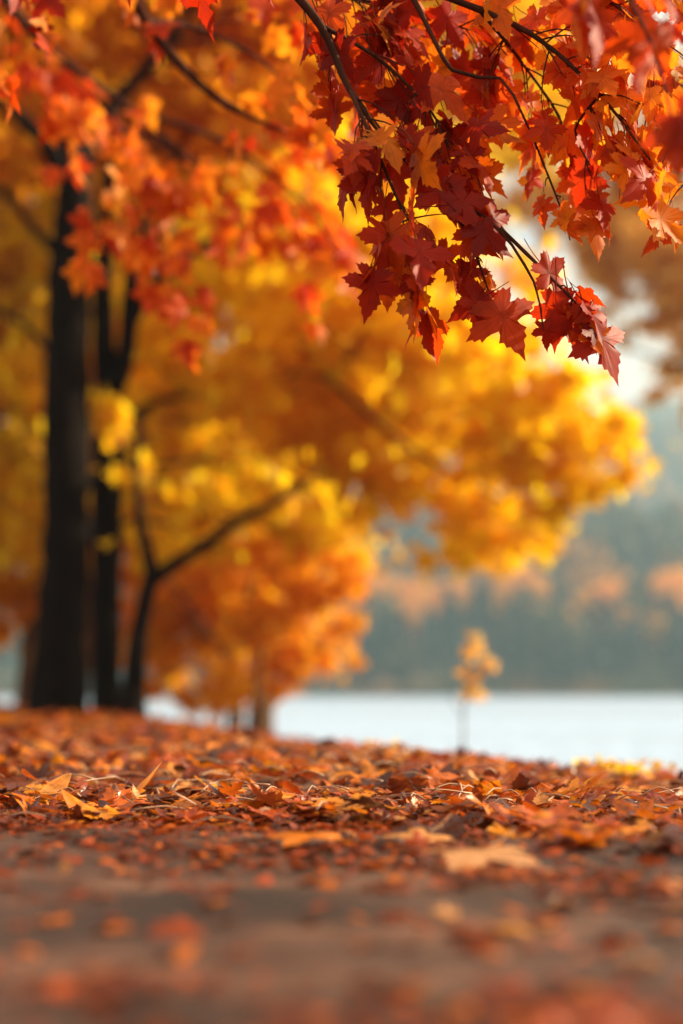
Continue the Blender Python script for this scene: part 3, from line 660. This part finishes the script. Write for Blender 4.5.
tag(link('leaf_crumbs', me, LIT), 'brown crumbs of broken leaves scattered over the path', 'leaf crumbs', None, 'stuff')
# crumbs and pale stalks caught in the litter
st = []
for _ in range(420):
    y = rng.uniform(1.45, 3.2); x = rng.uniform(-1, 1)*(.3*y+.1)
    if y < path_edge(x): continue
    z = float(H(x, y))+rng.uniform(.006, .028); a = rng.uniform(0, 2*math.pi); L = rng.uniform(.02, .07)
    d = np.array((math.cos(a)*L, math.sin(a)*L, rng.normal(0, .006))); p = np.array((x, y, z))
    st.append(dict(pts=[p, p+d*.5+np.array((0, 0, rng.uniform(0, .008))), p+d], rad=[.0011, .0009, .0006], seg=4, step=.015, rough=.05))
sm, nt, b = mat('dry_stalk'); b.inputs['Base Color'].default_value = (.42, .24, .14, 1); b.inputs['Roughness'].default_value = .45
tag(tubes('stalk_litter', st, sm), 'pale dry stalks tangled in the fallen leaves', 'stalks', None, 'stuff')

# ------------------------------------------------------------------ single fallen leaves on the path
LEAFV = {}
def leaf_variant(k, colour):
    if (k, colour) in LEAFV: return LEAFV[(k, colour)]
    v, f, ve = T_FALL[k]; tint = np.c_[np.full(len(v), colour), np.full(len(v), .5), ve]
    me = mesh_np('fallen_leaf', v, f, tint); me.materials.append(LIT); LEAFV[(k, colour)] = me; return me
def fallen(x, y, size, k, colour, yaw, tx, ty, label, group, lift=.0):
    me = leaf_variant(k, colour); o = bpy.data.objects.new('fallen_leaf', me); COL.objects.link(o)
    surf = HP if y < float(path_edge(x)) else H
    zmin = float((me_min[k] if k in me_min else 0))
    o.location = (x, y, float(surf(np.array(x), np.array(y)))-zmin*size*.75+.001+lift); o.rotation_euler = (tx, ty, yaw); o.scale = (size,)*3
    return tag(o, label, 'leaf', group)
me_min = {k: t_[0][:, 2].min() for k, t_ in enumerate(T_FALL)}
special = [(335, 857, .075, 0, .80, 'wide flat orange leaf lying on the bare path below the litter edge'), (640, 838, .06, 3, .88, 'bright golden leaf lying at the right frame edge by the litter'),
           (490, 868, .085, 5, 1.0, 'large pale tan leaf right of centre on the path'), (430, 850, .07, 6, .97, 'pale curled leaf where the path meets the drift'),
           (130, 887, .018, 2, .75, 'tiny orange leaf alone on the left of the path'), (110, 890, .015, 10, .6, 'tiny rust leaf scrap next to the tiny orange leaf'),
           (120, 937, .026, 4, .70, 'small out of focus copper leaf on the left foreground path'), (190, 935, .04, 7, .45, 'brown curled leaf on the left foreground path'),
           (632, 975, .025, 1, .97, 'pale leaf in the right foreground, sun glint put into its colour'), (495, 940, .035, 8, .95, 'pale leaf in the middle of the foreground, highlight put into its colour'),  # pale tints paint the blurred sun glints onto these two leaves
           (25, 752, .07, 3, .92, 'golden leaf lying far back at the left of the litter'), (360, 788, .06, 1, .85, 'clean orange leaf lying on the litter near the centre'),
           (585, 800, .05, 7, .12, 'dark brown leaf lying in the litter on the right'), (445, 828, .06, 4, .3, 'deep maroon curled leaf at the litter edge'), (40, 803, .03, 11, 1.0, 'small leaf left of the litter, sun glint put into its pale colour')]  # the last leaf's palest tint is a painted sun glint
for px, py, s, k, c, lab in special:
    d = CAMZ*FPX/(py-HZ); x = (px-CX)/FPX*d
    fallen(x, d, s, k, c, rng.random()*6.28, rng.normal(0, .12), rng.normal(0, .12), lab, 'single fallen leaves', .008 if py < 835 else 0)
classes = [('small dark brown leaf lying among the foreground leaves', .10), ('small rust red leaf lying among the foreground leaves', .35), ('small copper leaf lying among the foreground leaves', .55), ('small orange leaf lying among the foreground leaves', .75), ('small pale tan leaf lying among the foreground leaves', .98)]
cnt = 0
while cnt < 270:
    y = rng.uniform(.42, 1.5); x = rng.uniform(-1, 1)*(.26*y+.06); px = CX+x/y*FPX
    # more leaves towards the right and towards the drift
    pr = np.clip((px-60)/420, .16, 1)*np.clip(.5+(y-.4)*.5, .2, 1)
    if px < 300 and y > 1.05: pr *= .12
    if rng.random() > pr: continue
    lab, c = classes[rng.choice(5, p=[.24, .16, .22, .24, .14])]
    fallen(x, y, rng.uniform(.013, .030), int(rng.integers(0, 13)), c, rng.random()*6.28, rng.normal(0, .26), rng.normal(0, .26), lab, lab.replace('leaf lying', 'leaves lying'))
    cnt += 1

# ------------------------------------------------------------------ small yellow seedlings on the crest
def seedling(px, d, hgt, label):
    b0 = gbase(px, d, .01); root = empty('seedling', b0); tag(root, label, 'seedling', 'yellow seedlings on the bank crest')
    for k in range(3):
        e = b0+np.array((rng.normal(0, .02), rng.normal(0, .02), hgt*rng.uniform(.8, 1.1)))
        tubes('stem', [dict(pts=[b0, (b0+e)/2, e], rad=[.002, .0016, .001], seg=5, step=.02)], TWIG, root, b0)
    n = 26; p = np.c_[rng.normal(0, .035, n), rng.normal(0, .035, n), hgt*rng.uniform(.4, 1.15, n)]
    link('leaves', leaves_mesh('leaves', p, rng.normal(0, 1, (n, 3)), rng.normal(0, 1, (n, 3))+(0, 0, .7), rng.uniform(.02, .035, n), T_MID), YEL, root)
seedling(600, 2.95, .05, 'low yellow seedling on the crest near the right, the leftmost of its pair')
seedling(628, 2.9, .045, 'low yellow seedling on the crest closest to the right edge')
seedling(382, 3.9, .05, 'tiny yellow seedling on the crest near the centre against the lake')
